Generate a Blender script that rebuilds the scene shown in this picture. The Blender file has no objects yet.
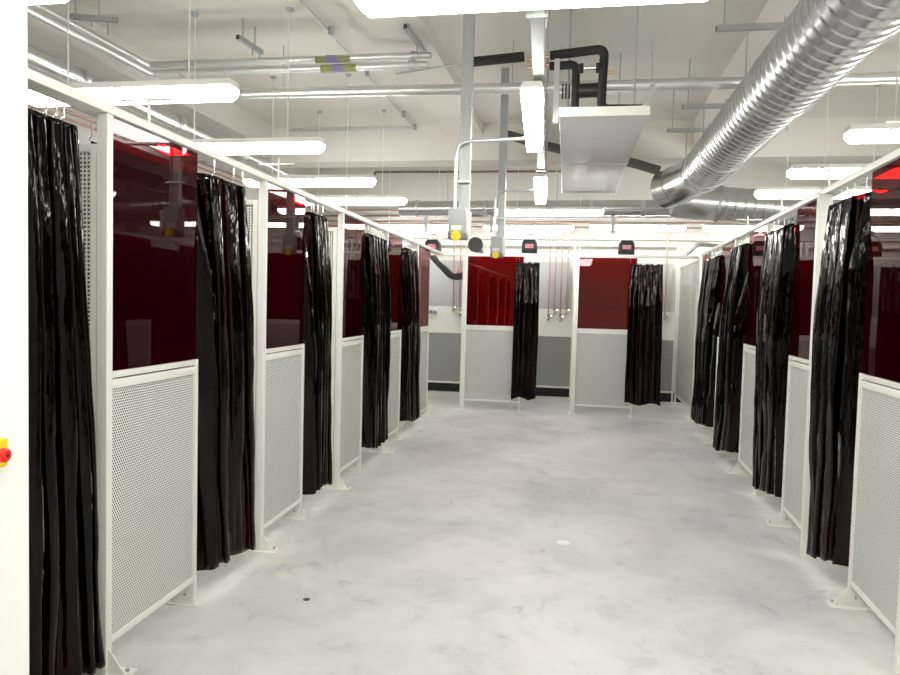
import bpy, bmesh, math, random
from mathutils import Vector, Matrix
from mathutils import noise as mnoise
PI = math.pi
S = bpy.context.scene
COL = S.collection
random.seed(7)

# ------------------------------------------------------------------ materials
def mat(name, col, rough=.5, metal=0.0, spec=.5, bump=0.0, bscale=60.0, var=0.0, vscale=4.0, coat=0.0):
    m = bpy.data.materials.new(name); m.use_nodes = True
    nt = m.node_tree; b = nt.nodes['Principled BSDF']
    b.inputs['Base Color'].default_value = (*col, 1)
    b.inputs['Roughness'].default_value = rough
    b.inputs['Metallic'].default_value = metal
    b.inputs['Specular IOR Level'].default_value = spec
    b.inputs['Coat Weight'].default_value = coat
    tc = nt.nodes.new('ShaderNodeTexCoord')
    if bump:
        n = nt.nodes.new('ShaderNodeTexNoise'); n.inputs['Scale'].default_value = bscale
        n.inputs['Detail'].default_value = 3
        bp = nt.nodes.new('ShaderNodeBump'); bp.inputs['Strength'].default_value = bump
        bp.inputs['Distance'].default_value = .01
        nt.links.new(tc.outputs['Object'], n.inputs['Vector'])
        nt.links.new(n.outputs['Fac'], bp.inputs['Height'])
        nt.links.new(bp.outputs['Normal'], b.inputs['Normal'])
    if var:
        n = nt.nodes.new('ShaderNodeTexNoise'); n.inputs['Scale'].default_value = vscale
        n.inputs['Detail'].default_value = 4
        r = nt.nodes.new('ShaderNodeMapRange')
        r.inputs['To Min'].default_value = 1 - var; r.inputs['To Max'].default_value = 1 + var
        mx = nt.nodes.new('ShaderNodeVectorMath'); mx.operation = 'SCALE'
        mx.inputs[0].default_value = col
        nt.links.new(tc.outputs['Object'], n.inputs['Vector'])
        nt.links.new(n.outputs['Fac'], r.inputs['Value'])
        nt.links.new(r.outputs['Result'], mx.inputs['Scale'])
        nt.links.new(mx.outputs['Vector'], b.inputs['Base Color'])
    return m

def emit(name, col, strength):
    m = bpy.data.materials.new(name); m.use_nodes = True
    nt = m.node_tree; b = nt.nodes['Principled BSDF']
    b.inputs['Base Color'].default_value = (.8, .8, .8, 1)
    b.inputs['Emission Color'].default_value = (*col, 1)
    b.inputs['Emission Strength'].default_value = strength
    return m

def tinted(name, tint, rough=.03, ior=1.5, body=None, wr=0.0, gmax=1.0):
    """see-through coloured sheet: tinted transparency under a fresnel gloss (plus a little diffuse body)"""
    m = bpy.data.materials.new(name); m.use_nodes = True
    nt = m.node_tree; nt.nodes.remove(nt.nodes['Principled BSDF'])
    out = nt.nodes['Material Output']
    t = nt.nodes.new('ShaderNodeBsdfTransparent'); t.inputs['Color'].default_value = (*tint, 1)
    g = nt.nodes.new('ShaderNodeBsdfGlossy'); g.inputs['Roughness'].default_value = rough
    g.inputs['Color'].default_value = (1, 1, 1, 1)
    # reflectance by viewing angle, the same on both faces of the sheet (Schlick)
    lw = nt.nodes.new('ShaderNodeLayerWeight'); lw.inputs['Blend'].default_value = .5
    pw = nt.nodes.new('ShaderNodeMath'); pw.operation = 'POWER'; pw.inputs[1].default_value = 5
    nt.links.new(lw.outputs['Facing'], pw.inputs[0])
    f = nt.nodes.new('ShaderNodeMapRange'); r0 = ((ior - 1) / (ior + 1)) ** 2
    f.inputs['To Min'].default_value = r0; f.inputs['To Max'].default_value = gmax
    nt.links.new(pw.outputs[0], f.inputs['Value'])
    base = t
    if body:
        d = nt.nodes.new('ShaderNodeBsdfDiffuse'); d.inputs['Color'].default_value = (*body, 1)
        a = nt.nodes.new('ShaderNodeAddShader')
        nt.links.new(t.outputs[0], a.inputs[0]); nt.links.new(d.outputs[0], a.inputs[1]); base = a
    mx = nt.nodes.new('ShaderNodeMixShader')
    nt.links.new(f.outputs[0], mx.inputs[0]); nt.links.new(base.outputs[0], mx.inputs[1])
    nt.links.new(g.outputs[0], mx.inputs[2]); nt.links.new(mx.outputs[0], out.inputs['Surface'])
    if wr:
        tc = nt.nodes.new('ShaderNodeTexCoord'); mp = nt.nodes.new('ShaderNodeMapping')
        mp.inputs['Scale'].default_value = (9, 9, 2.2)
        n = nt.nodes.new('ShaderNodeTexNoise'); n.inputs['Scale'].default_value = 1.6
        n.inputs['Detail'].default_value = 3; n.inputs['Roughness'].default_value = .55
        bp = nt.nodes.new('ShaderNodeBump'); bp.inputs['Strength'].default_value = wr
        bp.inputs['Distance'].default_value = .03
        nt.links.new(tc.outputs['Object'], mp.inputs[0]); nt.links.new(mp.outputs[0], n.inputs['Vector'])
        nt.links.new(n.outputs['Fac'], bp.inputs['Height'])
        nt.links.new(bp.outputs['Normal'], g.inputs['Normal']); nt.links.new(bp.outputs['Normal'], lw.inputs['Normal'])
    return m

def perforated(name, col, pitch, frac, square=False):
    """painted sheet with a grid of see-through holes tinted grey for shade, laid out in the sheet's own metres (x along, z up)"""
    m = bpy.data.materials.new(name); m.use_nodes = True
    nt = m.node_tree; b = nt.nodes['Principled BSDF']; out = nt.nodes['Material Output']
    b.inputs['Base Color'].default_value = (*col, 1); b.inputs['Roughness'].default_value = .45
    def M(op, a, b_=None):
        n = nt.nodes.new('ShaderNodeMath'); n.operation = op
        for i, v in enumerate((a, b_)):
            if v is None: continue
            if isinstance(v, (int, float)): n.inputs[i].default_value = v
            else: nt.links.new(v, n.inputs[i])
        return n.outputs[0]
    tc = nt.nodes.new('ShaderNodeTexCoord'); sp = nt.nodes.new('ShaderNodeSeparateXYZ')
    nt.links.new(tc.outputs['Object'], sp.inputs[0])
    x = M('DIVIDE', sp.outputs['X'], pitch); z = M('DIVIDE', sp.outputs['Z'], pitch * (1 if square else .866))
    if not square:
        x = M('ADD', x, M('MULTIPLY', M('FLOORED_MODULO', M('FLOOR', z), 2.0), .5))
    dx = M('ABSOLUTE', M('SUBTRACT', M('FRACT', x), .5)); dz = M('ABSOLUTE', M('SUBTRACT', M('FRACT', z), .5))
    if square:
        hole = M('LESS_THAN', M('MAXIMUM', dx, dz), frac / 2)
    else:
        hole = M('LESS_THAN', M('SQRT', M('ADD', M('MULTIPLY', dx, dx), M('MULTIPLY', dz, M('MULTIPLY', dz, .75)))), frac / 2)
    t = nt.nodes.new('ShaderNodeBsdfTransparent'); mx = nt.nodes.new('ShaderNodeMixShader')
    t.inputs['Color'].default_value = (.42, .42, .40, 1)   # grey tint put into the holes as the shade of hole walls
    nt.links.new(hole, mx.inputs[0]); nt.links.new(b.outputs[0], mx.inputs[1]); nt.links.new(t.outputs[0], mx.inputs[2])
    nt.links.new(mx.outputs[0], out.inputs['Surface'])
    return m

WHITE = mat('white_paint', (.80, .80, .75), .35, var=.03, vscale=9)
OFFW = mat('cream_paint', (.80, .78, .72), .5, var=.03)
GALV = mat('galvanised_steel', (.62, .64, .65), .33, .9, var=.12, vscale=14, bump=.05, bscale=40)
STRUT = mat('dull_zinc', (.45, .47, .46), .45, .8, var=.1, vscale=20)
SPIRAL = mat('spiral_duct_steel', (.60, .61, .61), .27, .95, var=.10, vscale=7, bump=.04, bscale=9)
FOIL = mat('foil_lagging', (.78, .79, .77), .28, .9, bump=.5, bscale=18, var=.06)
CHROME = mat('chrome', (.75, .75, .75), .15, 1)
DARK = mat('dark_hardware', (.03, .03, .03), .5)
LAG = mat('black_foam_lagging', (.012, .012, .013), .75, bump=.5, bscale=55)
COPPER = mat('copper_pipe', (.50, .30, .24), .35, .7)
BROWNP = mat('brown_pipe', (.20, .13, .11), .5)
BRASS = mat('brass', (.75, .58, .25), .3, .9)
GREYP = mat('grey_plastic', (.42, .44, .46), .4)
DGREYP = mat('dark_grey_plastic', (.16, .17, .18), .4)
YELLOW = mat('yellow_plastic', (.90, .68, .01), .35)
RED = mat('red_plastic', (.80, .02, .015), .3)
BLACKP = mat('black_plastic', (.012, .012, .012), .4)
PINK = mat('pink_label', (.85, .35, .38), .5)
WALLM = mat('wall_paint', (.68, .665, .62), .8, var=.03, vscale=1.2)
CEILM = mat('ceiling_paint', (.74, .72, .665), .85, var=.03, vscale=1.0)
GREYPANEL = mat('grey_sheet', (.42, .43, .43), .5, var=.03)
SKIRT = mat('dark_skirting', (.010, .010, .010), .6)
HEAT = mat('heater_silver_paint', (.86, .86, .87), .2, .1, var=.04, vscale=2)
LAMP = emit('lamp_diffuser', (1, .99, .95), 17)
BODY = mat('luminaire_body', (.80, .79, .74), .45)
PANE = tinted('red_welding_pane', (.38, .009, .014), .012, 1.40, body=(.011, .0003, .0007), gmax=.45)
PVC = tinted('dark_red_welding_curtain', (.12, .002, .004), .05, 1.30, body=(.0008, .0006, .0006), wr=.25, gmax=.42)
PERF = perforated('perforated_white_sheet', (.76, .77, .735), .014, .60)
GRID = perforated('square_hole_white_sheet', (.82, .82, .77), .018, .62, True)
PERFG = perforated('perforated_grey_sheet', (.36, .37, .37), .0115, .4)

def floor_material():
    m = bpy.data.materials.new('worn_concrete'); m.use_nodes = True
    nt = m.node_tree; b = nt.nodes['Principled BSDF']; L = nt.links
    tc = nt.nodes.new('ShaderNodeTexCoord')
    def noise(scale, det, rough=.6, dist=0.0):
        n = nt.nodes.new('ShaderNodeTexNoise'); n.inputs['Scale'].default_value = scale
        n.inputs['Detail'].default_value = det; n.inputs['Roughness'].default_value = rough
        n.inputs['Distortion'].default_value = dist
        L.new(tc.outputs['Object'], n.inputs['Vector']); return n.outputs['Fac']
    def ramp(fac, stops):
        r = nt.nodes.new('ShaderNodeValToRGB'); cr = r.color_ramp
        while len(cr.elements) < len(stops): cr.elements.new(.5)
        for e, (p, c) in zip(cr.elements, stops): e.position = p; e.color = (*c, 1)
        L.new(fac, r.inputs[0]); return r.outputs['Color']
    def mix(t, f, a, c):
        x = nt.nodes.new('ShaderNodeMix'); x.data_type = 'RGBA'; x.blend_type = t
        if isinstance(f, float): x.inputs[0].default_value = f
        else: L.new(f, x.inputs[0])
        L.new(a, x.inputs[6])
        if isinstance(c, tuple): x.inputs[7].default_value = (*c, 1)
        else: L.new(c, x.inputs[7])
        return x.outputs[2]
    c = ramp(noise(.9, 7, .62, .4), [(.30, (.50, .50, .485)), (.50, (.65, .645, .625)), (.68, (.75, .74, .715))])
    c = mix('MULTIPLY', .55, c, ramp(noise(4.5, 6, .65, .7), [(.30, (.70, .71, .74)), (.44, (.95, .95, .95)), (.6, (1, 1, 1))]))
    c = mix('MULTIPLY', .5, c, ramp(noise(2.3, 5, .7, 1.2), [(.30, (.52, .54, .60)), (.37, (.95, .95, .96)), (.5, (1, 1, 1))]))
    c = mix('MULTIPLY', .5, c, ramp(noise(.55, 3), [(.55, (1, 1, 1)), (.72, (1.0, .95, .88))]))
    L.new(c, b.inputs['Base Color'])
    rr = nt.nodes.new('ShaderNodeMapRange'); rr.inputs['To Min'].default_value = .42; rr.inputs['To Max'].default_value = .7
    L.new(noise(3, 4), rr.inputs['Value']); L.new(rr.outputs[0], b.inputs['Roughness'])
    bp = nt.nodes.new('ShaderNodeBump'); bp.inputs['Strength'].default_value = .12; bp.inputs['Distance'].default_value = .01
    L.new(noise(45, 5), bp.inputs['Height']); L.new(bp.outputs[0], b.inputs['Normal'])
    return m
FLOORM = floor_material()

# ------------------------------------------------------------------ mesh helpers
class MB:
    def __init__(s): s.bm = bmesh.new()
    def box(s, x0, x1, y0, y1, z0, z1):
        bm = s.bm
        v = [bm.verts.new(p) for p in ((x0, y0, z0), (x1, y0, z0), (x1, y1, z0), (x0, y1, z0), (x0, y0, z1), (x1, y0, z1), (x1, y1, z1), (x0, y1, z1))]
        for f in ((3, 2, 1, 0), (4, 5, 6, 7), (0, 1, 5, 4), (1, 2, 6, 5), (2, 3, 7, 6), (3, 0, 4, 7)): bm.faces.new([v[i] for i in f])
        return s
    def prism(s, pts, d):
        """closed polygon of 3-D points pushed along vector d"""
        bm = s.bm; d = Vector(d)
        a = [bm.verts.new(p) for p in pts]; b = [bm.verts.new(Vector(p) + d) for p in pts]
        n = len(a); bm.faces.new(a[::-1]); bm.faces.new(b)
        for i in range(n): bm.faces.new((a[i], a[(i + 1) % n], b[(i + 1) % n], b[i]))
        return s
    def tube(s, pts, r, seg=14, caps=True, radii=None):
        bm = s.bm; P = [Vector(p) for p in pts]; n = len(P); prev = None; rings = []
        for i in range(n):
            if i == 0: t = P[1] - P[0]
            elif i == n - 1: t = P[-1] - P[-2]
            else: t = (P[i + 1] - P[i]).normalized() + (P[i] - P[i - 1]).normalized()
            t.normalize()
            if prev is None:
                up = Vector((0, 0, 1)) if abs(t.z) < .9 else Vector((1, 0, 0)); a = t.cross(up).normalized()
            else:
                a = (prev - t * prev.dot(t)).normalized()
            prev = a; b = t.cross(a); rr = radii[i] if radii else r
            k = 1.0
            if 0 < i < n - 1:
                c = (P[i + 1] - P[i]).normalized().dot(t); k = 1 / max(.75, c)
            rings.append([bm.verts.new(P[i] + (a * math.cos(2 * PI * j / seg) + b * math.sin(2 * PI * j / seg)) * rr * k) for j in range(seg)])
        for q, w in zip(rings, rings[1:]):
            for j in range(seg): bm.faces.new((q[j], q[(j + 1) % seg], w[(j + 1) % seg], w[j]))
        if caps: bm.faces.new(rings[0][::-1]); bm.faces.new(rings[-1])
        return s
    def build(s, name, m, parent=None, bevel=0.0, smooth=True):
        bm = s.bm; bmesh.ops.recalc_face_normals(bm, faces=bm.faces)
        if bevel: bmesh.ops.bevel(bm, geom=[e for e in bm.edges if e.calc_face_angle(0) > .6], offset=bevel, segments=2, affect='EDGES', profile=.6)
        for f in bm.faces: f.smooth = smooth
        for e in bm.edges:
            if len(e.link_faces) == 2 and e.calc_face_angle(0) > .6: e.smooth = False
        me = bpy.data.meshes.new(name); bm.to_mesh(me); bm.free(); me.materials.append(m)
        o = bpy.data.objects.new(name, me); COL.objects.link(o)
        if parent: o.parent = parent
        return o
def B(*a): return MB().box(*a)
def arc_path(pts, r, n=7):
    """polyline with its corners rounded to radius r"""
    P = [Vector(p) for p in pts]; out = [P[0]]
    for i in range(1, len(P) - 1):
        a = (P[i - 1] - P[i]); b = (P[i + 1] - P[i]); d = min(r, a.length * .49, b.length * .49)
        p0 = P[i] + a.normalized() * d; p1 = P[i] + b.normalized() * d
        for k in range(n + 1):
            t = k / n; out.append(p0 * (1 - t) ** 2 + P[i] * 2 * t * (1 - t) + p1 * t * t)
    out.append(P[-1]); return out
def tag(o, label, cat, group=None):
    o['label'] = label; o['category'] = cat
    if group: o['group'] = group
    return o
def thing(name, label, cat, loc=(0, 0, 0), rz=0.0, group=None):
    o = bpy.data.objects.new(name, None); COL.objects.link(o); o.empty_display_size = .1
    o.location = loc; o.rotation_euler = (0, 0, rz); return tag(o, label, cat, group)
def struct(name, mb, m, **k):
    o = mb.build(name, m, **k); o['kind'] = 'structure'; return o
def copy_to(src, parent):
    """a linked-data copy of a part and of its sub-parts"""
    c = src.copy(); COL.objects.link(c); c.parent = parent
    for ch in src.children: copy_to(ch, c)
    return c
ORD = ['first', 'second', 'third', 'fourth', 'fifth', 'sixth', 'seventh']

# ------------------------------------------------------------------ room shell
X0, X1, Y0, Y1, H = -5.0, 4.6, -4.0, 13.05, 4.2
struct('floor', B(X0, X1, Y0, Y1, -.1, 0), FLOORM)
struct('ceiling', B(X0, X1, Y0, Y1, H, H + .1), CEILM)
struct('wall_back', B(X0, X1, Y1, Y1 + .1, 0, H), WALLM)
struct('wall_left', B(X0 - .1, X0, Y0, Y1, 0, H), WALLM)
struct('wall_right', B(X1, X1 + .1, Y0, Y1, 0, H), WALLM)
struct('wall_front', B(X0, X1, Y0 - .1, Y0, 0, H), WALLM)
struct('wall_entrance', B(-1.52, -1.30, Y0 + .004, 1.487, 0, H), mat('white_laminate', (.92, .92, .90), .5))
struct('beam_1', B(X0, X1, 10.05, 10.5, 3.70, H), CEILM)
struct('beam_2', B(-1.95, -1.42, Y0, 10.05, 4.06, H), CEILM)
struct('beam_3', B(1.45, 2.0, Y0, 10.05, 3.80, H), CEILM)
struct('beam_4', B(-4.99, -4.55, Y0, 10.05, 3.86, H), CEILM)
struct('baseboard_back', B(X0, X1, Y1 - .05, Y1 - .002, 0, .155), SKIRT)

# ------------------------------------------------------------------ bay fronts
aL, aR = -.02014, .03094
def pL(Y): return -2.0225 + aL * (Y - 6)
def pR(Y): return 1.603 + aR * (Y - 6)
RZ_L = PI / 2 + math.atan(-aL); RZ_R = PI / 2 - math.atan(aR)
ZR = 2.405

def wide_foot(parent, u, s):
    """fixing foot: base plate, gusset plate across the row, bolts; s = direction into the bay"""
    f = MB().box(u - .045, u + .06, min(-.10 * s, .16 * s), max(-.10 * s, .16 * s), 0.0005, .008)
    f.prism([(u - .006, -.085 * s, .008), (u - .006, -.004 * s, .115), (u - .006, .075 * s, .115), (u - .006, .15 * s, .02), (u - .006, .15 * s, .008)], (.006, 0, 0))
    o = f.build('foot', WHITE, parent)
    for (dv, z) in ((.02, .085), (.035, .06), (.015, .04)):
        MB().tube([(u - .011, dv * s, z), (u - .006, dv * s, z)], .008, 8).build('bolt', STRUT, o)
    for (du, dv) in ((.03, -.07), (.03, .13)):
        MB().tube([(u + du, dv * s, .008), (u + du, dv * s, .02)], .009, 6).build('bolt', STRUT, o)
    return o
def slim_foot(parent, u, s):
    f = MB().box(u - .03, u + .03, min(-.035 * s, .15 * s), max(-.035 * s, .15 * s), 0.0005, .008)
    f.prism([(u - .012, .03 * s, .008), (u - .012, .03 * s, .105), (u - .012, .055 * s, .105), (u - .012, .14 * s, .02), (u - .012, .14 * s, .008)], (.006, 0, 0))
    o = f.build('foot', WHITE, parent)
    for dv in (.07, .12): MB().tube([(u + .015, dv * s, .008), (u + .015, dv * s, .019)], .008, 6).build('bolt', STRUT, o)
    MB().tube([(u - .017, .05 * s, .06), (u - .012, .05 * s, .06)], .008, 8).build('bolt', STRUT, o)
    return o
def screen(label, loc, rz, L, s, zt, proud=0.0, pw=.042, wide='near', leg_far=.03):
    t = thing('welding_screen', label, 'screen', loc, rz, 'red and white welding screens')
    def bx(u0, u1, v0, v1, z0, z1): return B(u0, u1, min(v0 * s, v1 * s), max(v0 * s, v1 * s), z0, z1)
    bx(0, pw, -proud, .045, .0085, zt).build('post', WHITE, t, bevel=.003)
    bx(L - leg_far, L, 0, .03, .0085, 1.322).build('post', WHITE, t, bevel=.002)
    bx(pw, L - leg_far, .002, .03, 1.245, 1.285).build('mid_rail', WHITE, t, bevel=.002)
    bx(pw, L - leg_far, .004, .026, 1.292, 1.320).build('glazing_bead', WHITE, t, bevel=.002)
    bx(pw, L - leg_far, .002, .03, .130, .160).build('bottom_rail', WHITE, t, bevel=.002)
    bx(pw, L - leg_far, .012, .014, .160, 1.245).build('perforated_panel', PERF, t, smooth=False)
    bx(pw, L - .004, .012, .017, 1.3225, zt - .005).build('pane', PANE, t, smooth=False)
    wu, su = (.021, L - .018) if wide == 'near' else (L - .018, .021)
    wide_foot(t, wu, s); slim_foot(t, su, s)
    return t
def partition(label, loc, rz, s, depth=1.95, top=2.28):
    """full-height perforated divider running from a post into the bay"""
    t = thing('bay_partition', label, 'partition', loc, rz, 'perforated bay partitions')
    def bx(x0, x1, y0, y1, z0, z1): return B(x0, x1, y0, y1, z0, z1)
    bx(0, .03, -.015, .015, .0085, top).build('post', WHITE, t, bevel=.002)
    bx(depth - .03, depth, -.015, .015, .0085, top).build('post', WHITE, t, bevel=.002)
    bx(.03, depth - .03, -.014, .014, top - .03, top).build('top_rail', WHITE, t, bevel=.002)
    bx(.03, depth - .03, -.014, .014, .13, .16).build('bottom_rail', WHITE, t, bevel=.002)
    bx(.03, depth - .03, -.001, .001, .16, top - .03).build('perforated_panel', GRID, t, smooth=False)
    bx(depth - .06, depth + .03, -.06, .06, .0005, .008).build('foot', WHITE, t)
    return t

def curtain(label, loc, rz, s, u0, u1, ub0, ub1, zt, zb, seed, folds, behind=0.0, A=.045, skew=0.0, billow=.03, vfree=.0):
    """bunched glossy strip curtain hung from hooks; u = along the rail, behind = u below which it hangs behind the screen"""
    rnd = random.Random(seed)
    t = thing('welding_curtain', label, 'curtain', loc, rz, 'dark welding curtains')
    bm = bmesh.new(); nu, nz = folds * 14, 64
    ph = []; a = 0
    for i in range(folds): ph.append(.55 + rnd.random() * .9)
    tot = sum(ph); cum = [0]
    for p in ph: cum.append(cum[-1] + p / tot)
    amp = [.6 + rnd.random() * .7 for _ in range(folds + 1)]
    lean = [rnd.uniform(-1, 1) for _ in range(folds + 1)]
    vts = []
    for j in range(nz + 1):
        w = j / nz; row = []
        for i in range(nu + 1):
            q = i / nu * folds; k = min(folds - 1, int(q)); fr = q - k
            base = cum[k] + (cum[k + 1] - cum[k]) * fr
            drift = .25 * math.sin(2.1 * w + seed + k * .7) * (.3 + w)
            pa = 2 * PI * (fr) + drift
            am = (amp[k] * (1 - fr) + amp[k + 1] * fr)
            env = .55 + .6 * math.sin(PI * min(1, w * 1.15 + .08)) - .15 * w
            v = A * am * env * (math.cos(pa) + .22 * math.cos(2 * pa + lean[k]))
            um = u0 + (u1 - u0) * base; ub = ub0 + (ub1 - ub0) * base
            u = um + (ub - um) * (w ** 1.2)
            wd = (u1 - u0) / folds
            u += wd * .30 * am * math.sin(2 * pa) * env
            nv = mnoise.noise(Vector((u * 7 + seed, w * 3.2, seed * 1.7))); nv2 = mnoise.noise(Vector((u * 20 + seed, w * 9, seed)))
            v += .018 * nv * (.4 + w) + .006 * nv2
            u += .012 * mnoise.noise(Vector((u * 6, w * 4 + seed, 3.1))) * w
            lim = .105 - (.105 - vfree * (.4 + .6 * min(1, w / .3))) * max(0, min(1, (u - behind - .03) / .06))
            free = 1.0 if u > behind + .03 else 0.0
            vv = lim + v - billow * w * max(0, min(1, (u - behind - .03) / .15))
            vmin = .042 if u < behind + .012 else -.2
            vv = max(vv, vmin)
            zbot = zb + skew * (base - .5) + .02 * math.sin(base * 9 + seed)
            z = zt + (zbot - zt) * w
            if j == 0: z += -.018 * (1 - math.cos(pa)) * .5
            row.append(bm.verts.new((u, vv * s, z)))
        vts.append(row)
    for j in range(nz):
        for i in range(nu): bm.faces.new((vts[j][i], vts[j][i + 1], vts[j + 1][i + 1], vts[j + 1][i]))
    mb = MB(); mb.bm.free(); mb.bm = bm
    tops = [(vts[0][i].co.copy()) for i in range(0, nu + 1, 14)] if folds < 14 else [vts[0][i].co.copy() for i in range(0, nu + 1, 28)]
    edge = [vts[j][nu].co.copy() for j in (28, 44, 60)]
    bmesh.ops.recalc_face_normals(bm, faces=bm.faces)
    for f in bm.faces: f.smooth = True
    me = bpy.data.meshes.new('sheet'); bm.to_mesh(me); bm.free(); me.materials.append(PVC)
    o = bpy.data.objects.new('sheet', me); COL.objects.link(o); o.parent = t
    md = o.modifiers.new('thickness', 'SOLIDIFY'); md.thickness = .002
    hook = None
    for p in tops:
        if hook is None:
            pts = [(0, 0, -.012)] + [(0, .011 * math.sin(x), .004 - .011 * math.cos(x) ) for x in (1.2, 2.0, 3.0)] + [(0, 0, .03), (0, 0, .082)]
            hook = MB().tube(pts, .0028, 6).build('hook', CHROME, t); c = hook
        else: c = copy_to(hook, t)
        c.location = (p.x, p.y, zt + .004)
    stud = None
    for p in edge:
        if stud is None:
            stud = MB().tube([(0, -.004, 0), (0, .004, 0)], .008, 10).build('snap_stud', CHROME, t); c = stud
        else: c = copy_to(stud, t)
        c.location = (p.x - .012, p.y, p.z)
    return t

# left-hand row
def LL(Y, v=0.0): return (pL(Y) - v, Y, 0)
left = [(2.665, .765), (4.245, .74), (5.845, .715), (7.405, .77), (9.025, .90)]
for i, (y, L) in enumerate(left):
    screen(f'{ORD[i]} red and white welding screen along the row that starts beside the emergency stop', (pL(y), y, 0), RZ_L, L, 1, ZR, .002)
    partition(f'white perforated partition behind the {ORD[i]} welding screen of the row starting by the emergency stop',
              (pL(y) - .052, y + .02, 0), PI + math.atan(-aL), 1)
#            Y of origin, top range, bottom range
lc = [(1.75, 0.30, .72, .25, .92, 2.315, .10, 7, -9, .05, -.05),
      (2.665, .10, 1.28, .16, 1.42, 2.315, .15, 8, .765, .045, -.08),
      (4.245, .36, 1.12, .40, 1.25, 2.315, .18, 8, .74, .042, -.10),
      (5.845, .28, 1.43, .36, 1.58, 2.315, .18, 9, .715, .045, -.10),
      (7.405, .28, 1.45, .30, 1.70, 2.315, .18, 9, .77, .045, -.10)]
for i, (y, a0, a1, b0, b1, zt, zb, n, bh, A, sk) in enumerate(lc):
    curtain(['black glossy curtain hanging behind the edge of the emergency stop wall',
             'black glossy curtain hanging between the first and second screens of the emergency stop row',
             'black glossy curtain hanging between the second and third screens of the emergency stop row',
             'black glossy curtain hanging between the third and fourth screens of the emergency stop row',
             'black glossy curtain hanging between the fourth and fifth screens of the emergency stop row'][i],
            (pL(y), y, 0), RZ_L, 1, a0, a1, b0, b1, zt, zb, 3 + i * 5, n, bh, A, sk, .02, .02 if i == 0 else -.03)
# right-hand row
right = [(3.45, .81), (5.03, .74), (6.66, .86), (8.20, .95), (9.90, .98)]
for i, (y, L) in enumerate(right):
    screen(f'{ORD[i]} red and white welding screen along the row under the big spiral duct', (pR(y), y, 0), RZ_R, L, -1, ZR + .03, .04 if i < 2 else 0, .05, wide='far')
    partition(f'white perforated partition behind the {ORD[i]} welding screen under the big spiral duct',
              (pR(y) + .052, y + .025, 0), -math.atan(aR), 1)
rc = [(3.45, .08, 1.38, .10, 1.44, 2.34, .20, 8, .81, .045, -.20),
      (5.03, .22, 1.60, .24, 1.56, 2.34, .18, 9, .74, .045, -.12),
      (6.66, .30, 1.58, .34, 1.86, 2.34, .16, 8, .86, .045, -.16),
      (8.20, .40, 2.15, .50, 2.35, 2.34, .15, 10, .95, .045, -.12)]
for i, (y, a0, a1, b0, b1, zt, zb, n, bh, A, sk) in enumerate(rc):
    curtain(f'black glossy curtain hanging between the {ORD[i]} and {ORD[i+1]} screens under the big spiral duct',
            (pR(y), y, 0), RZ_R, -1, a0, a1, b0, b1, zt, zb, 40 + i * 7, n, bh, A, sk, (.02, .02, .05, .04)[i], -.03 if i < 2 else -.05)
# end row across the aisle
YB = 10.95
for i, (x, L) in enumerate([(-1.80, .95), (-.075, .93)]):
    screen(f'{ORD[i]} welding screen of the end row facing straight up the aisle' if i == 0 else 'welding screen in the middle of the end row, below the wide radiant heater',
           (x, YB, 0), 0, L, 1, ZR, .01, .075 if i == 0 else .07)
partition('white perforated divider between the two welding screens of the end row', (-.04, YB + .06, 0), PI / 2, 1, 1.9)
partition('white perforated divider behind the first screen of the end row, near the black extraction hose', (-1.76, YB + .06, 0), PI / 2, 1, 1.9)
partition('pale full-height perforated divider closing the corner beside the end row curtain', (1.735, YB + .03, 0), PI / 2 , 1, 1.95, 2.40)
for i, (x, a0, a1, b0, b1, n) in enumerate([(-1.80, .83, 1.19, .81, 1.20, 5), (-.075, .82, 1.29, .80, 1.33, 6)]):
    curtain(['black curtain beside the first end row screen, under the small yellow-handled isolator',
             'black and dark red curtain beside the middle end row screen'][i],
            (x, YB, 0), 0, 1, a0, a1, b0, b1, 2.315, .21, 80 + i * 9, n, -5, .035, 0, .02, -.05)

# rails over the rows
def rail(label, loc, rz, L, s, z, brackets):
    t = thing('curtain_rail', label, 'rail', loc, rz)
    def bx(u0, u1, v0, v1, z0, z1): return B(u0, u1, min(v0 * s, v1 * s), max(v0 * s, v1 * s), z0, z1)
    bx(0, L, -.004, .05, z + .002, z + .040).build('rail', WHITE, t, bevel=.003)
    bx(0, L, .054, .125, z + .014, z + .024).build('hook_track', WHITE, t)
    for u in brackets:
        m = MB().tube([(u, .02 * s, z + .04), (u, .02 * s, z + .15)], .006, 8)
        m.tube([(u, -.09 * s, z + .15), (u, .16 * s, z + .15)], .007, 8); m.tube([(u, .02 * s, z + .15), (u, .02 * s, z + .19)], .005, 8)
        m.build('bracket', WHITE, t)
    return t
rail('long white curtain rail over the row that starts beside the emergency stop', (pL(1.55), 1.55, 0), RZ_L, 9.42, 1, ZR, [1.45, 2.95, 4.45, 6.0, 7.5])
rail('long white curtain rail over the row under the big spiral duct', (pR(3.0), 3.0, 0), RZ_R, 7.95, -1, ZR + .03, [.8, 2.05, 3.3, 4.7, 6.1])
rail('white curtain rail spanning the end row across the aisle', (-2.32, YB, 0), 0, 4.05, 1, ZR, [])

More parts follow.
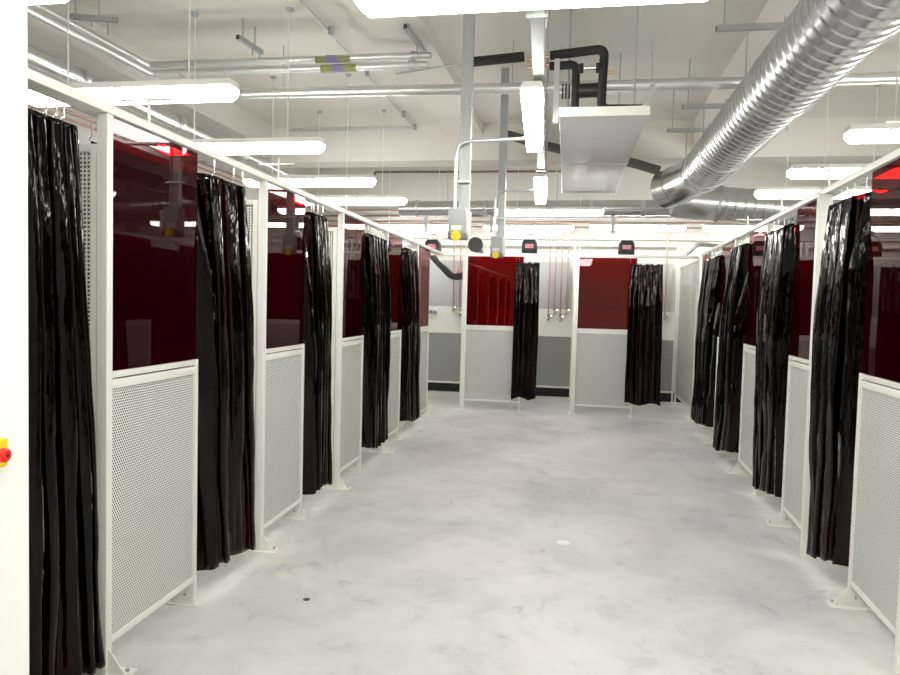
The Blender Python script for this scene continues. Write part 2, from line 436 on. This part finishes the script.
# ------------------------------------------------------------------ luminaires
def batten_parts():
    b = MB(); L = 1.55
    b.prism([(-L/2, -.075, .075), (-L/2, .075, .075), (-L/2, .06, .12), (-L/2, -.06, .12)], (L, 0, 0))
    for x in (-.5, 0, .5): b.box(x - .012, x + .012, -.079, .079, .062, .082)
    body = b.build('body', BODY, bevel=.004)
    d = MB(); bm = d.bm
    def ring(x, w, z0): return [bm.verts.new(p) for p in ((x, -w, .0745), (x, w, .0745), (x, w * .8, z0), (x, -w * .8, z0))]
    R = [ring(-L/2, .068, .03), ring(-L/2 + .04, .073, 0), ring(L/2 - .04, .073, 0), ring(L/2, .068, .03)]
    for q, w in zip(R, R[1:]):
        for j in range(4): bm.faces.new((q[j], q[(j + 1) % 4], w[(j + 1) % 4], w[j]))
    bm.faces.new(R[0][::-1]); bm.faces.new(R[-1])
    dif = d.build('diffuser', LAMP, smooth=False)
    return body, dif
first = [None]
def batten(label, x, y, z=2.95, rz=0.0, wires=True):
    t = thing('batten_light', label, 'light', (x, y, z), rz, 'white batten luminaires')
    if first[0] is None:
        first[0] = batten_parts()
        for p in first[0]: p.parent = t
    else:
        for p in first[0]: copy_to(p, t)
    if wires:
        for dx in (-.45, .45):
            w = MB().tube([(dx, 0, .118), (dx, 0, H - z - .002)], .005, 6).build('suspension_wire', WHITE, t)
            MB().tube([(dx, 0, H - z - .03), (dx, 0, H - z - .012), (dx, 0, H - z - .001)], .03, 14, radii=[.02, .035, .035]).build('ceiling_rose', GREYP, w)
    return t
for i, y in enumerate((2.80, 4.35, 5.96, 7.73, 9.20)):
    batten(f'{ORD[i]} glowing batten light hung crosswise over the bays starting beside the emergency stop', -2.26 - .775 - (.05 if i > 2 else 0), y)
for i, y in enumerate((4.25, 5.86, 7.38, 8.66)):  # the nearest of these is out of view, added only for its light
    batten(f'{ORD[i - 1]} glowing batten light hung crosswise beyond the big spiral duct' if i else 'unseen glowing batten light added out of view beyond the big spiral duct', (1.96 if y > 5 else 2.05) + .775, y)
batten('big glowing batten light crossing the top of the picture over the aisle', -.25, 3.12)
batten('glowing batten light fixed lengthwise under the trunking beside the radiant heater', -.375, 5.32, 2.95, PI / 2 + .05, False)
batten('small glowing batten light fixed lengthwise under the far end of the trunking', -.485, 8.45, 2.95, PI / 2 + .05, False)
batten('glowing batten light across the aisle behind the small isolator', -.47, 10.3, 2.95)
batten('glowing batten light over the end bays, between trunking and extraction hose', -.90, 12.35, 2.95)
batten('glowing batten light over the end bays, below the elbow of the big duct', .92, 12.2, 2.95)
batten('glowing batten light in the end corner past the last curtain under the duct', 2.75, 12.2, 2.95)
batten('glowing batten light over the end corner past the row starting by the emergency stop', -2.95, 12.35, 2.95)
for x, y in ((-.42, 1.25), (-.42, .45), (-.42, -.9), (2.4, .9), (2.4, 2.6)):  # unseen battens, added to brighten the entrance wall and foreground
    batten('unseen glowing batten light added out of view beyond the big spiral duct', x, y)

# ------------------------------------------------------------------ overhead trunking, heater, pipes, ducts
def tk(y): return -.245 - .0465 * (y - 3.47) * 1.0
m = MB(); ya, yb = .2, 9.9
m.prism([(tk(ya) - .035, ya, 3.095), (tk(ya) + .035, ya, 3.095), (tk(ya) + .035, ya, 3.14), (tk(ya) - .035, ya, 3.14)], (tk(yb) - tk(ya), yb - ya, 0))
t = thing('cable_trunking', 'long galvanised cable trunking carrying the lengthwise batten lights above the aisle', 'trunking')
m.build('channel', STRUT, t)
for y in (1.5, 3.6, 5.6, 7.6, 9.6):
    MB().tube([(tk(y) + .045, y, 3.03), (tk(y) + .045, y, H - .002)], .005, 8).build('threaded_rod', STRUT, t)
    B(tk(y) - .055, tk(y) + .055, y - .02, y + .02, 3.076, 3.0945).build('bracket', STRUT, t)

t = thing('radiant_heater', 'white radiant heater panel hung flat above the aisle beside the trunking', 'heater', (.125, 4.93, 2.945), .018)
h = MB(); hw = .297
h.prism([(-hw, 0, 0), (-hw + .03, 0, -.0), (hw - .03, 0, 0), (hw, 0, .0), (hw, 0, .05), (-hw, 0, .05)], (0, 3.26, 0))
h.build('panel', HEAT, t, bevel=.004)
B(-hw - .004, hw + .004, -.012, .0, -.006, .056).build('end_cap', OFFW, t)
B(-hw - .004, hw + .004, 3.26, 3.272, -.006, .056).build('end_cap', OFFW, t)
B(-hw, hw, 1.62, 1.64, -.006, .0).build('joint_strip', OFFW, t)
for y in (.6, 2.4):
    B(-hw, hw, y - .02, y + .02, .051, .09).build('hanger_bar', STRUT, t)
    for x in (-hw + .05, hw - .05): MB().tube([(x, y, .09), (x, y, H - 2.952)], .005, 8).build('threaded_rod', STRUT, t)

t = thing('heater_supply_pipe', 'black foam lagged pipe loop with brass ends feeding the radiant heater', 'pipe')
YH = 5.35
MB().tube(arc_path([(-.27, YH, 3.50), (.125, YH, 3.535), (.112, YH, 3.10), (.40, YH - .02, 3.09)], .06), .033, 14).build('lagged_pipe', LAG, t)
MB().tube(arc_path([(-.27, YH + .02, 3.43), (-.075, YH + .02, 3.435), (-.075, YH + .02, 3.10), (-.145, YH, 3.06)], .05), .03, 14).build('lagged_pipe', LAG, t)
MB().tube([(-.06, YH, 3.40), (.125, YH, 3.40)], .016, 12).build('bypass_pipe', CHROME, t)
for x in (-.04, .085): MB().tube([(x - .018, YH, 3.40), (x + .018, YH, 3.40)], .036, 12).build('collar', LAG, t)
MB().tube([(-.10, YH + .05, 3.25), (.12, YH + .05, 3.255)], .052, 16).build('valve_body', BLACKP, t)
for x in (-.17, -.145, -.12): MB().tube([(x - .006, YH + .05, 3.25), (x + .006, YH + .05, 3.25)], .055, 16).build('flange', BLACKP, t)
MB().tube([(-.17, YH, 3.03), (-.135, YH, 3.065)], .02, 10).build('brass_union', BRASS, t)
MB().tube([(.40, YH - .02, 3.09), (.42, YH - .02, 3.035)], .018, 10).build('brass_union', BRASS, t)
MB().tube([(.14, YH, 3.36), (.20, YH, 3.37)], .012, 8).build('drain_cock', BRASS, t)
for z in (3.50, 3.44): MB().tube([(-.44, YH + .02, z - .02), (-.27, YH + .01, z)], .012, 10).build('copper_pipe', COPPER, t)
B(-.235, -.195, YH - .01, YH + .03, 3.01, 3.56).build('strut', STRUT, t)
MB().prism([(.395, YH - .04, 3.06), (.425, YH - .04, 3.06), (.49, YH - .04, 3.26), (.455, YH - .04, 3.26)], (0, .04, 0)).build('strut', STRUT, t)
t = thing('lagged_pipe', 'straight black lagged pipe reaching the trunking from the foil pipes', 'pipe')
MB().tube([(-.84, YH, 3.475), (-.46, YH, 3.50)], .036, 14).build('foam', LAG, t)
MB().tube([(-.88, YH, 3.472), (-.84, YH, 3.475)], .030, 14).build('end_band', WHITE, t)
MB().tube([(-1.6, YH + .6, 3.60), (-.86, YH, 3.474)], .008, 8).build('copper_pipe', STRUT, t)

def pipe(name, label, pts, r, m, cr=.1, seg=14, clips=(), cat='pipe', group=None):
    t = thing(name, label, cat, group=group)
    MB().tube(arc_path(pts, cr) if len(pts) > 2 else pts, r, seg).build('pipe', m, t)
    for p in clips:
        MB().tube([(p[0], p[1], p[2]), (p[0], p[1], H - .002)], .004, 6).build('hanger', STRUT, t)
    return t
tw = thing('twin_pipe', 'pair of foil lagged pipes turning a corner high above the emergency stop row', 'pipe')
for d, z in ((0, 3.90), (.09, 3.785)):
    MB().tube(arc_path([(-4.36 + d, 1.5, z), (-4.21 + d, 6.36 - d, z), (-1.40, 6.40 - d, z + .005)], .05), .032, 14).build('pipe', FOIL, tw)
    for x in (-3.8, -1.55): MB().tube([(x - .025, 6.375 - d, z), (x + .025, 6.38 - d, z)], .042, 14).build('clamp', GALV, tw)
    for x in (-2.33,):
        b = MB().tube([(x - .17 + d, 6.385 - d, z), (x + .17 + d, 6.39 - d, z)], .0345, 14).build('marking_band', mat('band', (.30, .30, .12), .5), tw)
        MB().tube([(x - .06 + d, 6.385 - d, z), (x + .06 + d, 6.39 - d, z)], .0355, 14).build('flow_label', mat('flow', (.25, .22, .45), .5), b)
pipe('foil_pipe', 'thick foil lagged pipe crossing the ceiling behind the trunking', [(-3.9, 6.75, 3.72), (-2.2, 6.85, 3.74), (-1.1, 6.9, 3.74), (1.3, 6.9, 3.73), (4.5, 6.9, 3.74)], .052, FOIL, .3, clips=[(-3.0, 6.79, 3.77), (-.7, 6.9, 3.79), (.6, 6.9, 3.78), (3.1, 6.9, 3.78)])
def conduit(label, pts, saddles, r=.011):
    t = thing('ceiling_conduit', label, 'conduit')
    MB().tube(pts, r, 10).build('tube', GALV, t)
    for p in saddles: MB().tube([(p[0], p[1], 4.13), (p[0], p[1], H - .001)], .026, 10).build('box', GREYP, t)
conduit('thin galvanised conduit running along the ceiling to the cross beam', arc_path([(-2.35, 2, 4.15), (-2.40, 10.0, 4.15), (-4.3, 10.0, 4.15)], .06), [(-2.36, 6.4), (-2.375, 7.6), (-2.39, 9.3), (-2.40, 10.0), (-3.4, 10.0)])

def strut(label, a, b, z, rods, drops=()):
    t = thing('strut_hanger', label, 'bracket', group='steel strut hangers')
    d = Vector((b[0] - a[0], b[1] - a[1], 0)).normalized() if True else None
    n = Vector((-d.y, d.x, 0)) * .0205
    m = MB()
    A, Bv = Vector((a[0], a[1], z)), Vector((b[0], b[1], z))
    m.prism([A - n, A + n, A + n + Vector((0, 0, .041)), A - n + Vector((0, 0, .041))], Bv - A)
    m.build('channel', STRUT, t)
    e = d * .004
    m = MB().prism([A - n * .8 - e, A + n * .8 - e, A + n * .8 - e + Vector((0, 0, .036)), A - n * .8 - e + Vector((0, 0, .036))], e).build('end_cap', DARK, t)
    for f in rods:
        p = A + (Bv - A) * f
        MB().tube([(p.x, p.y, z + .041), (p.x, p.y, H - .002)], .006, 8).build('threaded_rod', STRUT, t)
    for f, zl in drops:
        p = A + (Bv - A) * f
        MB().tube([(p.x, p.y, z), (p.x, p.y, zl)], .006, 8).build('threaded_rod', STRUT, t)
strut('short steel strut holding the twin foil pipes just past the entrance wall', (-4.30, 5.4), (-3.95, 5.52), 3.97, (.1, .6), ((.45, 3.92), (.8, 3.86)))
strut('short steel strut over the twin foil pipes halfway along their run', (-3.10, 6.02), (-3.06, 6.42), 3.98, (.2, .7), ((.6, 3.92), (.9, 3.9)))
strut('short steel strut over the end of the twin foil pipes', (-1.53, 5.95), (-1.50, 6.58), 3.98, (.2, .8), ((.6, 3.92), (.75, 3.9)))

# spiral duct
def spiral(P, r, pitch, seg=44, bump=.007):
    """round duct with a helical seam along a straight line P[0]->P[1]"""
    a, b = Vector(P[0]), Vector(P[1]); L = (b - a).length; d = (b - a).normalized()
    up = Vector((0, 0, 1)) if abs(d.z) < .9 else Vector((1, 0, 0)); e1 = d.cross(up).normalized(); e2 = d.cross(e1)
    m = MB(); bm = m.bm; N = int(L / pitch); prof = ((0, 0), (.76, 0), (.84, bump), (.92, bump))
    rows = []
    for k in range(N):
        for (fx, dr) in prof:
            row = []
            for j in range(seg):
                th = 2 * PI * j / seg; s_ = min(L, (k + fx + j / seg) * pitch)
                row.append(bm.verts.new(a + d * s_ + (e1 * math.cos(th) + e2 * math.sin(th)) * (r + dr)))
            rows.append(row)
    n = len(rows)
    for i in range(n - 1):
        for j in range(seg - 1): bm.faces.new((rows[i][j], rows[i][j + 1], rows[i + 1][j + 1], rows[i + 1][j]))
        if i + 5 < n: bm.faces.new((rows[i][seg - 1], rows[i + 4][0], rows[i + 5][0], rows[i + 1][seg - 1]))
    return m
t = thing('spiral_duct', 'large galvanised spiral ventilation duct with an elbow, running above the second row', 'duct')
DX, DZ, DR = 1.41, 3.31, .25
spiral([(DX, -1.0, DZ), (DX, 8.95, DZ)], DR, .125).build('straight_section', SPIRAL, t)
MB().tube([(DX, 8.80, DZ), (DX, 8.92, DZ)], DR + .012, 44).build('collar', SPIRAL, t)
ee = [(DX, 8.9, DZ), (DX - .02, 9.12, DZ), (DX - .09, 9.40, DZ - .02), (DX - .20, 9.62, DZ - .05), (DX - .33, 9.80, DZ - .08), (DX - .345, 9.82, DZ - .083), (DX - .36, 9.84, DZ - .086)]
MB().tube(ee, DR, 44, radii=[DR, DR, DR, DR, DR, .20, .05]).build('elbow', SPIRAL, t)
MB().tube([(DX - .195, 9.61, DZ - .049), (DX - .215, 9.64, DZ - .053)], DR + .007, 44).build('collar', SPIRAL, t)
def tz(x): return 3.20 - .08 * (x - 1.0)
MB().tube([(1.25, 10.40, tz(1.25)), (1.85, 10.40, tz(1.85))], .245, 44).build('end_section', SPIRAL, t)
MB().tube([(1.83, 10.40, tz(1.83)), (1.87, 10.40, tz(1.87))], .258, 44).build('collar', STRUT, t)
spiral([(1.70, 10.40, tz(1.70)), (4.55, 10.40, tz(4.55))], .235, .125).build('cross_section', SPIRAL, t)
for i, (y, xl) in enumerate(((5.55, .93), (7.62, .98), (8.6, .95))):
    strut(f'steel strut across the {ORD[i]} hanging point of the big spiral duct', (xl, y), (2.25, y), 3.70, (.04, .96), ((.165, DZ - .02),))
    MB().tube([(DX, y - .02, DZ), (DX, y + .02, DZ)], DR + .009, 44).build('support_band', GALV, t)
    MB().tube([(DX, y + .035, DZ + DR - .01), (DX, y + .035, 3.801)], .006, 8).build('hanger_rod', STRUT, t)
t = thing('round_duct', 'slim round galvanised duct crossing above the end bays', 'duct')
MB().tube([(-3.0, 11.6, 3.22), (1.55, 11.6, 3.24)], .125, 28).build('tube', SPIRAL, t)
for x in (-2.7, -1.55, .15, .95): MB().tube([(x - .03, 11.6, 3.23), (x + .03, 11.6, 3.23)], .134, 28).build('band', GALV, t)
for x in (-2.55, -1.45, .50): B(x - .03, x + .03, 11.57, 11.63, 2.84, 3.11).build('damper_arm', STRUT, t)
for x in (-2.2, -.4, 1.1): MB().tube([(x, 11.6, 3.35), (x, 11.6, H - .002)], .006, 8).build('hanger', STRUT, t)
t = thing('round_duct', 'slim galvanised duct running lengthwise high over the emergency stop row', 'duct')
m = MB().tube([(-4.25, -1, 3.5), (-4.33, 10.0, 3.5)], .08, 24).build('tube', SPIRAL, t)
for y in (2.5, 4, 5.5, 7, 8.5):
    MB().tube([(-4.27 - .007*y*.3, y - .02, 3.5), (-4.27 - .007*y*.3, y + .02, 3.5)], .088, 24).build('band', GALV, t)
    B(-4.995, -4.33, y - .015, y + .015, 3.39, 3.415).build('wall_bracket', STRUT, t)
pipe('lagged_pipe', 'dark lagged pipe curving behind the radiant heater to the spiral duct elbow',
     [(-1.05, 9.75, 3.98), (-.3, 9.8, 3.77), (.55, 9.8, 3.62), (1.0, 9.80, 3.48)], .062, mat('dark_lagging', (.10, .095, .085), .7, bump=.3), .3, clips=[(.2, 9.8, 3.7)])
pipe('sprinkler_pipe', 'thin brown pipe high along the end wall', [(-3.85, 12.9, 3.98), (-3.85, 12.9, 4.08), (.7, 12.9, 4.06)], .02, BROWNP, .04, clips=[(-3, 12.9, 4.1), (-1.8, 12.9, 4.1), (-.6, 12.9, 4.1)])

# hanging posts with isolators
def isolator_post(label_post, label_box, x, y, ztop, zb, k, lx, ly):
    t = thing('strut_post', label_post, 'post')
    MB().box(x - .04, x + .04, y, y + .04, zb + .12, ztop).box(x - .04, x - .028, y - .012, y, zb + .12, ztop).box(x + .028, x + .04, y - .012, y, zb + .12, ztop).build('channel', STRUT, t)
    w = MB().tube(arc_path([(x - .06, y - .03, zb + .225), (x - .06, y - .03, zb + .72), (lx, ly, zb + .74)], .10), .014, 12).build('conduit', GALV, t)
    B(x - .085, x + .05, y - .05, y - .001, zb + .42, zb + .435).build('saddle', GALV, t)
    b = thing('isolator_switch', label_box, 'switch', (x - .02, y - .11, zb))
    B(-.075, .055, -.005, .093, .045, .225).build('housing', GREYP, b, bevel=.006)
    B(-.075, .06, -.012, .093, .0, .045).build('base', DGREYP, b, bevel=.006)
    hd = MB().tube([(-.012, -.012, .022), (-.012, -.03, .022)], .036, 18).build('handle', YELLOW, b)
    B(-.022, -.002, -.042, -.03, -.012, .06).build('grip', YELLOW, hd, bevel=.003)
    B(-.05, .025, -.0075, -.005, .065, .10).build('rating_label', WHITE, b)
    B(.056, .085, .0, .06, .03, .20).build('side_conduit_box', WHITE, b, bevel=.004)
isolator_post('tall zinc strut post hanging from the ceiling with the larger isolator', 'grey isolator switch with yellow handle on the taller hanging post', -.86, 5.2, H - .002, 2.12, 1, -.43, 5.2)
isolator_post('zinc strut post hanging from the ceiling with the smaller looking isolator', 'grey isolator switch with yellow handle just above the first end row screen', -.86, 7.7, H - .002, 2.16, 1, -.50, 7.75)

# ------------------------------------------------------------------ end wall services
bays = [(-3.9, -1.78), (-1.70, -.08), (-.02, 1.70)]
names = ['beside the hanging black extraction hose', 'behind the gap with four gas valves', 'behind the middle end row screen']
for (x0, x1), nm in zip(bays, names):
    t = thing('rear_panel', f'grey end wall lining {nm}', 'panel', (x0, 12.93, 0))
    w = x1 - x0
    B(.03, w - .03, -.004, .0, .20, 1.10).build('lower_sheet', PERFG, t, smooth=False)
    B(.03, w - .03, -.012, .012, 1.10, 1.135).build('rail', WHITE, t); B(.03, w - .03, -.012, .012, .165, .20).build('rail', WHITE, t)
    B(.03, w - .03, .0, .006, 1.135, 1.60).build('white_sheet', WHITE, t)
    B(.10, w - .10, -.004, .006, 1.60, 2.45).build('upper_sheet', GREYPANEL, t)
    B(.03, w - .03, -.012, .012, 2.74, 2.78).build('rail', WHITE, t)
    for x in (0, w - .03): B(x, x + .03, -.015, .015, 0, 2.82).build('post', WHITE, t)
    B(w * .48, w * .48 + .03, -.015, -.0135 + .0, 2.45, 2.74).build('post', WHITE, t)
struct('trim_1', B(-4.95, 4.55, 12.97, 13.045, 2.86, 2.97), WALLM)
for k, (z, m_) in enumerate(((3.08, COPPER), (3.17, COPPER), (3.27, BROWNP), (3.38, COPPER))):
    pipe('wall_pipe', f'{ORD[k]} thin pipe up the end wall above the white trunking', [(-4.9, 12.99, z), (4.5, 12.99, z)], .013, m_, group='pipes along the end wall')
for k, z in enumerate((3.35, 3.42, 3.49)):
    pipe('wall_pipe', f'{ORD[k]} copper pipe up the side wall seen over the partition tops', [(-4.95, 0, z), (-4.95, 12.9, z)], .013, COPPER, group='pipes along the side wall')
gv = [(-2.29, 1.56, 'gas pipe with valve beside the hanging extraction hose, closer to the metal socket'), (-2.17, 1.47, 'gas pipe with valve just beside the post of the first end row screen'),
      (-.53, 1.44, 'first of four gas pipes with valves in the gap of the end row, ending low'), (-.425, 1.55, 'second of four gas pipes in the end row gap, ending high'),
      (-.315, 1.44, 'third of four gas pipes in the end row gap, ending low'), (-.21, 1.56, 'fourth of four gas pipes in the end row gap, next to the screen post'),
      (1.495, 1.50, 'gas pipe with valve between the end row curtain and the corner partition')]
for x, z, lb in gv:
    t = thing('gas_outlet', lb, 'valve', (x, 12.88, z), group='gas outlets on the end wall')
    MB().tube([(0, 0, .05), (0, 0, 3.09 - z)], .012, 10).build('pipe', COPPER, t)
    MB().tube([(0, 0, -.05), (0, 0, .07)], .024, 12).build('valve_body', CHROME, t)
    MB().tube([(0, 0, 0), (0, -.05, 0)], .017, 12).build('outlet', BRASS, t)
    kb = MB().tube([(.025, 0, .02), (.06, 0, .02)], .03, 12).build('knob', CHROME, t)
    B(-.022, .022, .005, .045, -.03, .06).build('back_plate', GREYP, t)
t = thing('socket_outlet', 'double metal socket outlet on the end wall below the grey lining', 'socket', (-2.67, 12.92, 1.46))
B(-.075, .075, -.03, .0, 0, .09).build('plate', GALV, t, bevel=.004)
for x in (-.035, .035):
    B(x - .02, x + .02, -.033, -.03, .015, .05).build('outlet', DGREYP, t); B(x - .008, x + .008, -.035, -.03, .062, .078).build('switch', WHITE, t)

# fume extraction
def extractor(label, x, y, z, hose=None):
    t = thing('fume_extractor', label, 'extractor', (x, y, z), group='fume extractors over the end bays')
    MB().prism([(-.13, 0, 0), (.13, 0, 0), (.13, 0, .17), (.09, 0, .23), (-.09, 0, .23), (-.13, 0, .17)], (0, .2, 0)).build('housing', BLACKP, t, bevel=.01)
    B(-.07, .07, -.006, .0, .08, .15).build('warning_label', PINK, t)
    m = MB().tube(arc_path([(-.10, .1, .2), (-.09, .1, .33), (.09, .1, .33), (.10, .1, .2)], .05), .014, 10); m.build('bracket', GALV, t)
    B(-.03, .03, .09, .15, .335, .40).build('mount', GALV, t)
    MB().box(-.05, .05, .2, 12.915 - y, .10, .16).build('wall_arm', GALV, t)
    return t
extractor('black fume extractor with pink label above the hanging extraction hose', -2.56, 12.15, 2.53)
extractor('black fume extractor with pink label above the curtain of the first end row screen', -.86, 12.15, 2.55)
extractor('black fume extractor with pink label above the middle end row screen', .76, 12.15, 2.55)
t = thing('extraction_hose', 'black flexible extraction hose drooping inside the first end bay', 'hose')
hp = arc_path([(-2.56, 12.24, 2.54), (-2.55, 12.15, 2.47), (-2.30, 11.9, 2.26), (-2.12, 11.8, 2.10), (-1.93, 11.75, 2.12)], .12, 8)
MB().tube(hp, .06, 16).build('hose', mat('grey_black_hose', (.03, .03, .032), .35), t)
MB().tube([(-2.01, 11.75, 2.17), (-1.98, 11.75, 2.25)], .04, 12).build('pink_nozzle_tip', PINK, t)
t = thing('extraction_hood', 'round black extraction hood mouth poking up behind the end row rail', 'hood')
hd = MB(); hd.tube([(-1.76, 11.95, 2.66), (-1.78, 12.10, 2.66), (-1.80, 12.45, 2.64), (-1.80, 12.90, 2.60)], .1, 20, radii=[.125, .115, .06, .055])
hd.build('cone', BLACKP, t)
MB().tube([(-1.757, 11.935, 2.66), (-1.76, 11.95, 2.66)], .13, 20).build('rim', BLACKP, t)
t = thing('extraction_hose', 'grey extraction arm tube reaching over the corner by the last curtain under the duct', 'hose')
MB().tube(arc_path([(1.62, 11.6, 2.50), (1.80, 11.6, 2.68), (2.3, 11.8, 2.66), (2.4, 13.045, 2.62)], .08), .035, 12).build('tube', GALV, t)
MB().tube([(1.60, 11.6, 2.46), (1.625, 11.6, 2.51)], .05, 12).build('collar', GALV, t)

# emergency stop on the entrance wall
t = thing('emergency_stop', 'red mushroom emergency stop button on a yellow box on the white wall edge', 'switch', (-1.3005, 1.378, 1.281))
MB().prism([(0, -.032, -.033), (0, .032, -.033), (0, .032, .033), (0, -.032, .033)], (.014, 0, 0)).build('housing', YELLOW, t, bevel=.003)
MB().tube([(.014, 0, 0), (.024, 0, 0)], .012, 20).build('collar', BLACKP, t)
MB().tube([(.022, 0, 0), (.028, 0, 0), (.038, 0, 0), (.042, 0, 0)], .02, 24, radii=[.012, .0165, .016, .011]).build('button', RED, t)
MB().tube([(.042, 0, 0), (.0425, 0, 0)], .004, 12).build('centre_mark', BLACKP, t)

# floor marks
tag(MB().tube([(-.05, 4.93, 0.0002), (-.05, 4.93, .0018)], .05, 9).build('paint_splash', WHITE), 'white paint splash on the concrete in the middle of the aisle', 'stain')
tag(MB().tube([(-1.42, 3.62, 0.0002), (-1.42, 3.62, .0014)], .02, 9).build('oil_spot', DARK), 'small dark spot on the concrete by the emergency stop row', 'stain')

# ------------------------------------------------------------------ camera, world, view
f, yaw, pit, rol = 705.277, .17874, .04811, .025659
cy, sy = math.cos(yaw), math.sin(yaw)
fw = Vector((-sy * math.cos(pit), cy * math.cos(pit), -math.sin(pit)))
r = Vector((cy, sy, 0)); u = r.cross(fw)
r2 = r * math.cos(rol) + u * math.sin(rol); u2 = -r * math.sin(rol) + u * math.cos(rol)
cam = bpy.data.cameras.new('camera'); co = bpy.data.objects.new('camera', cam); COL.objects.link(co)
M = Matrix((r2, u2, -fw)).transposed().to_4x4(); M.translation = (0, 0, 1.65); co.matrix_world = M
cam.sensor_width = 36; cam.lens = 36 * f / 900; cam.clip_start = .05; cam.clip_end = 100
S.camera = co
w = bpy.data.worlds.new('world'); S.world = w; w.use_nodes = True
w.node_tree.nodes['Background'].inputs[0].default_value = (1, 1, 1, 1); w.node_tree.nodes['Background'].inputs[1].default_value = .0
S.view_settings.view_transform = 'Standard'; S.view_settings.look = 'None'
S.view_settings.exposure = 0.66; S.view_settings.gamma = 1
S.cycles.max_bounces = 10; S.cycles.diffuse_bounces = 6; S.cycles.glossy_bounces = 4
S.cycles.transparent_max_bounces = 32; S.cycles.caustics_reflective = False; S.cycles.caustics_refractive = False
S.cycles.sample_clamp_indirect = 6
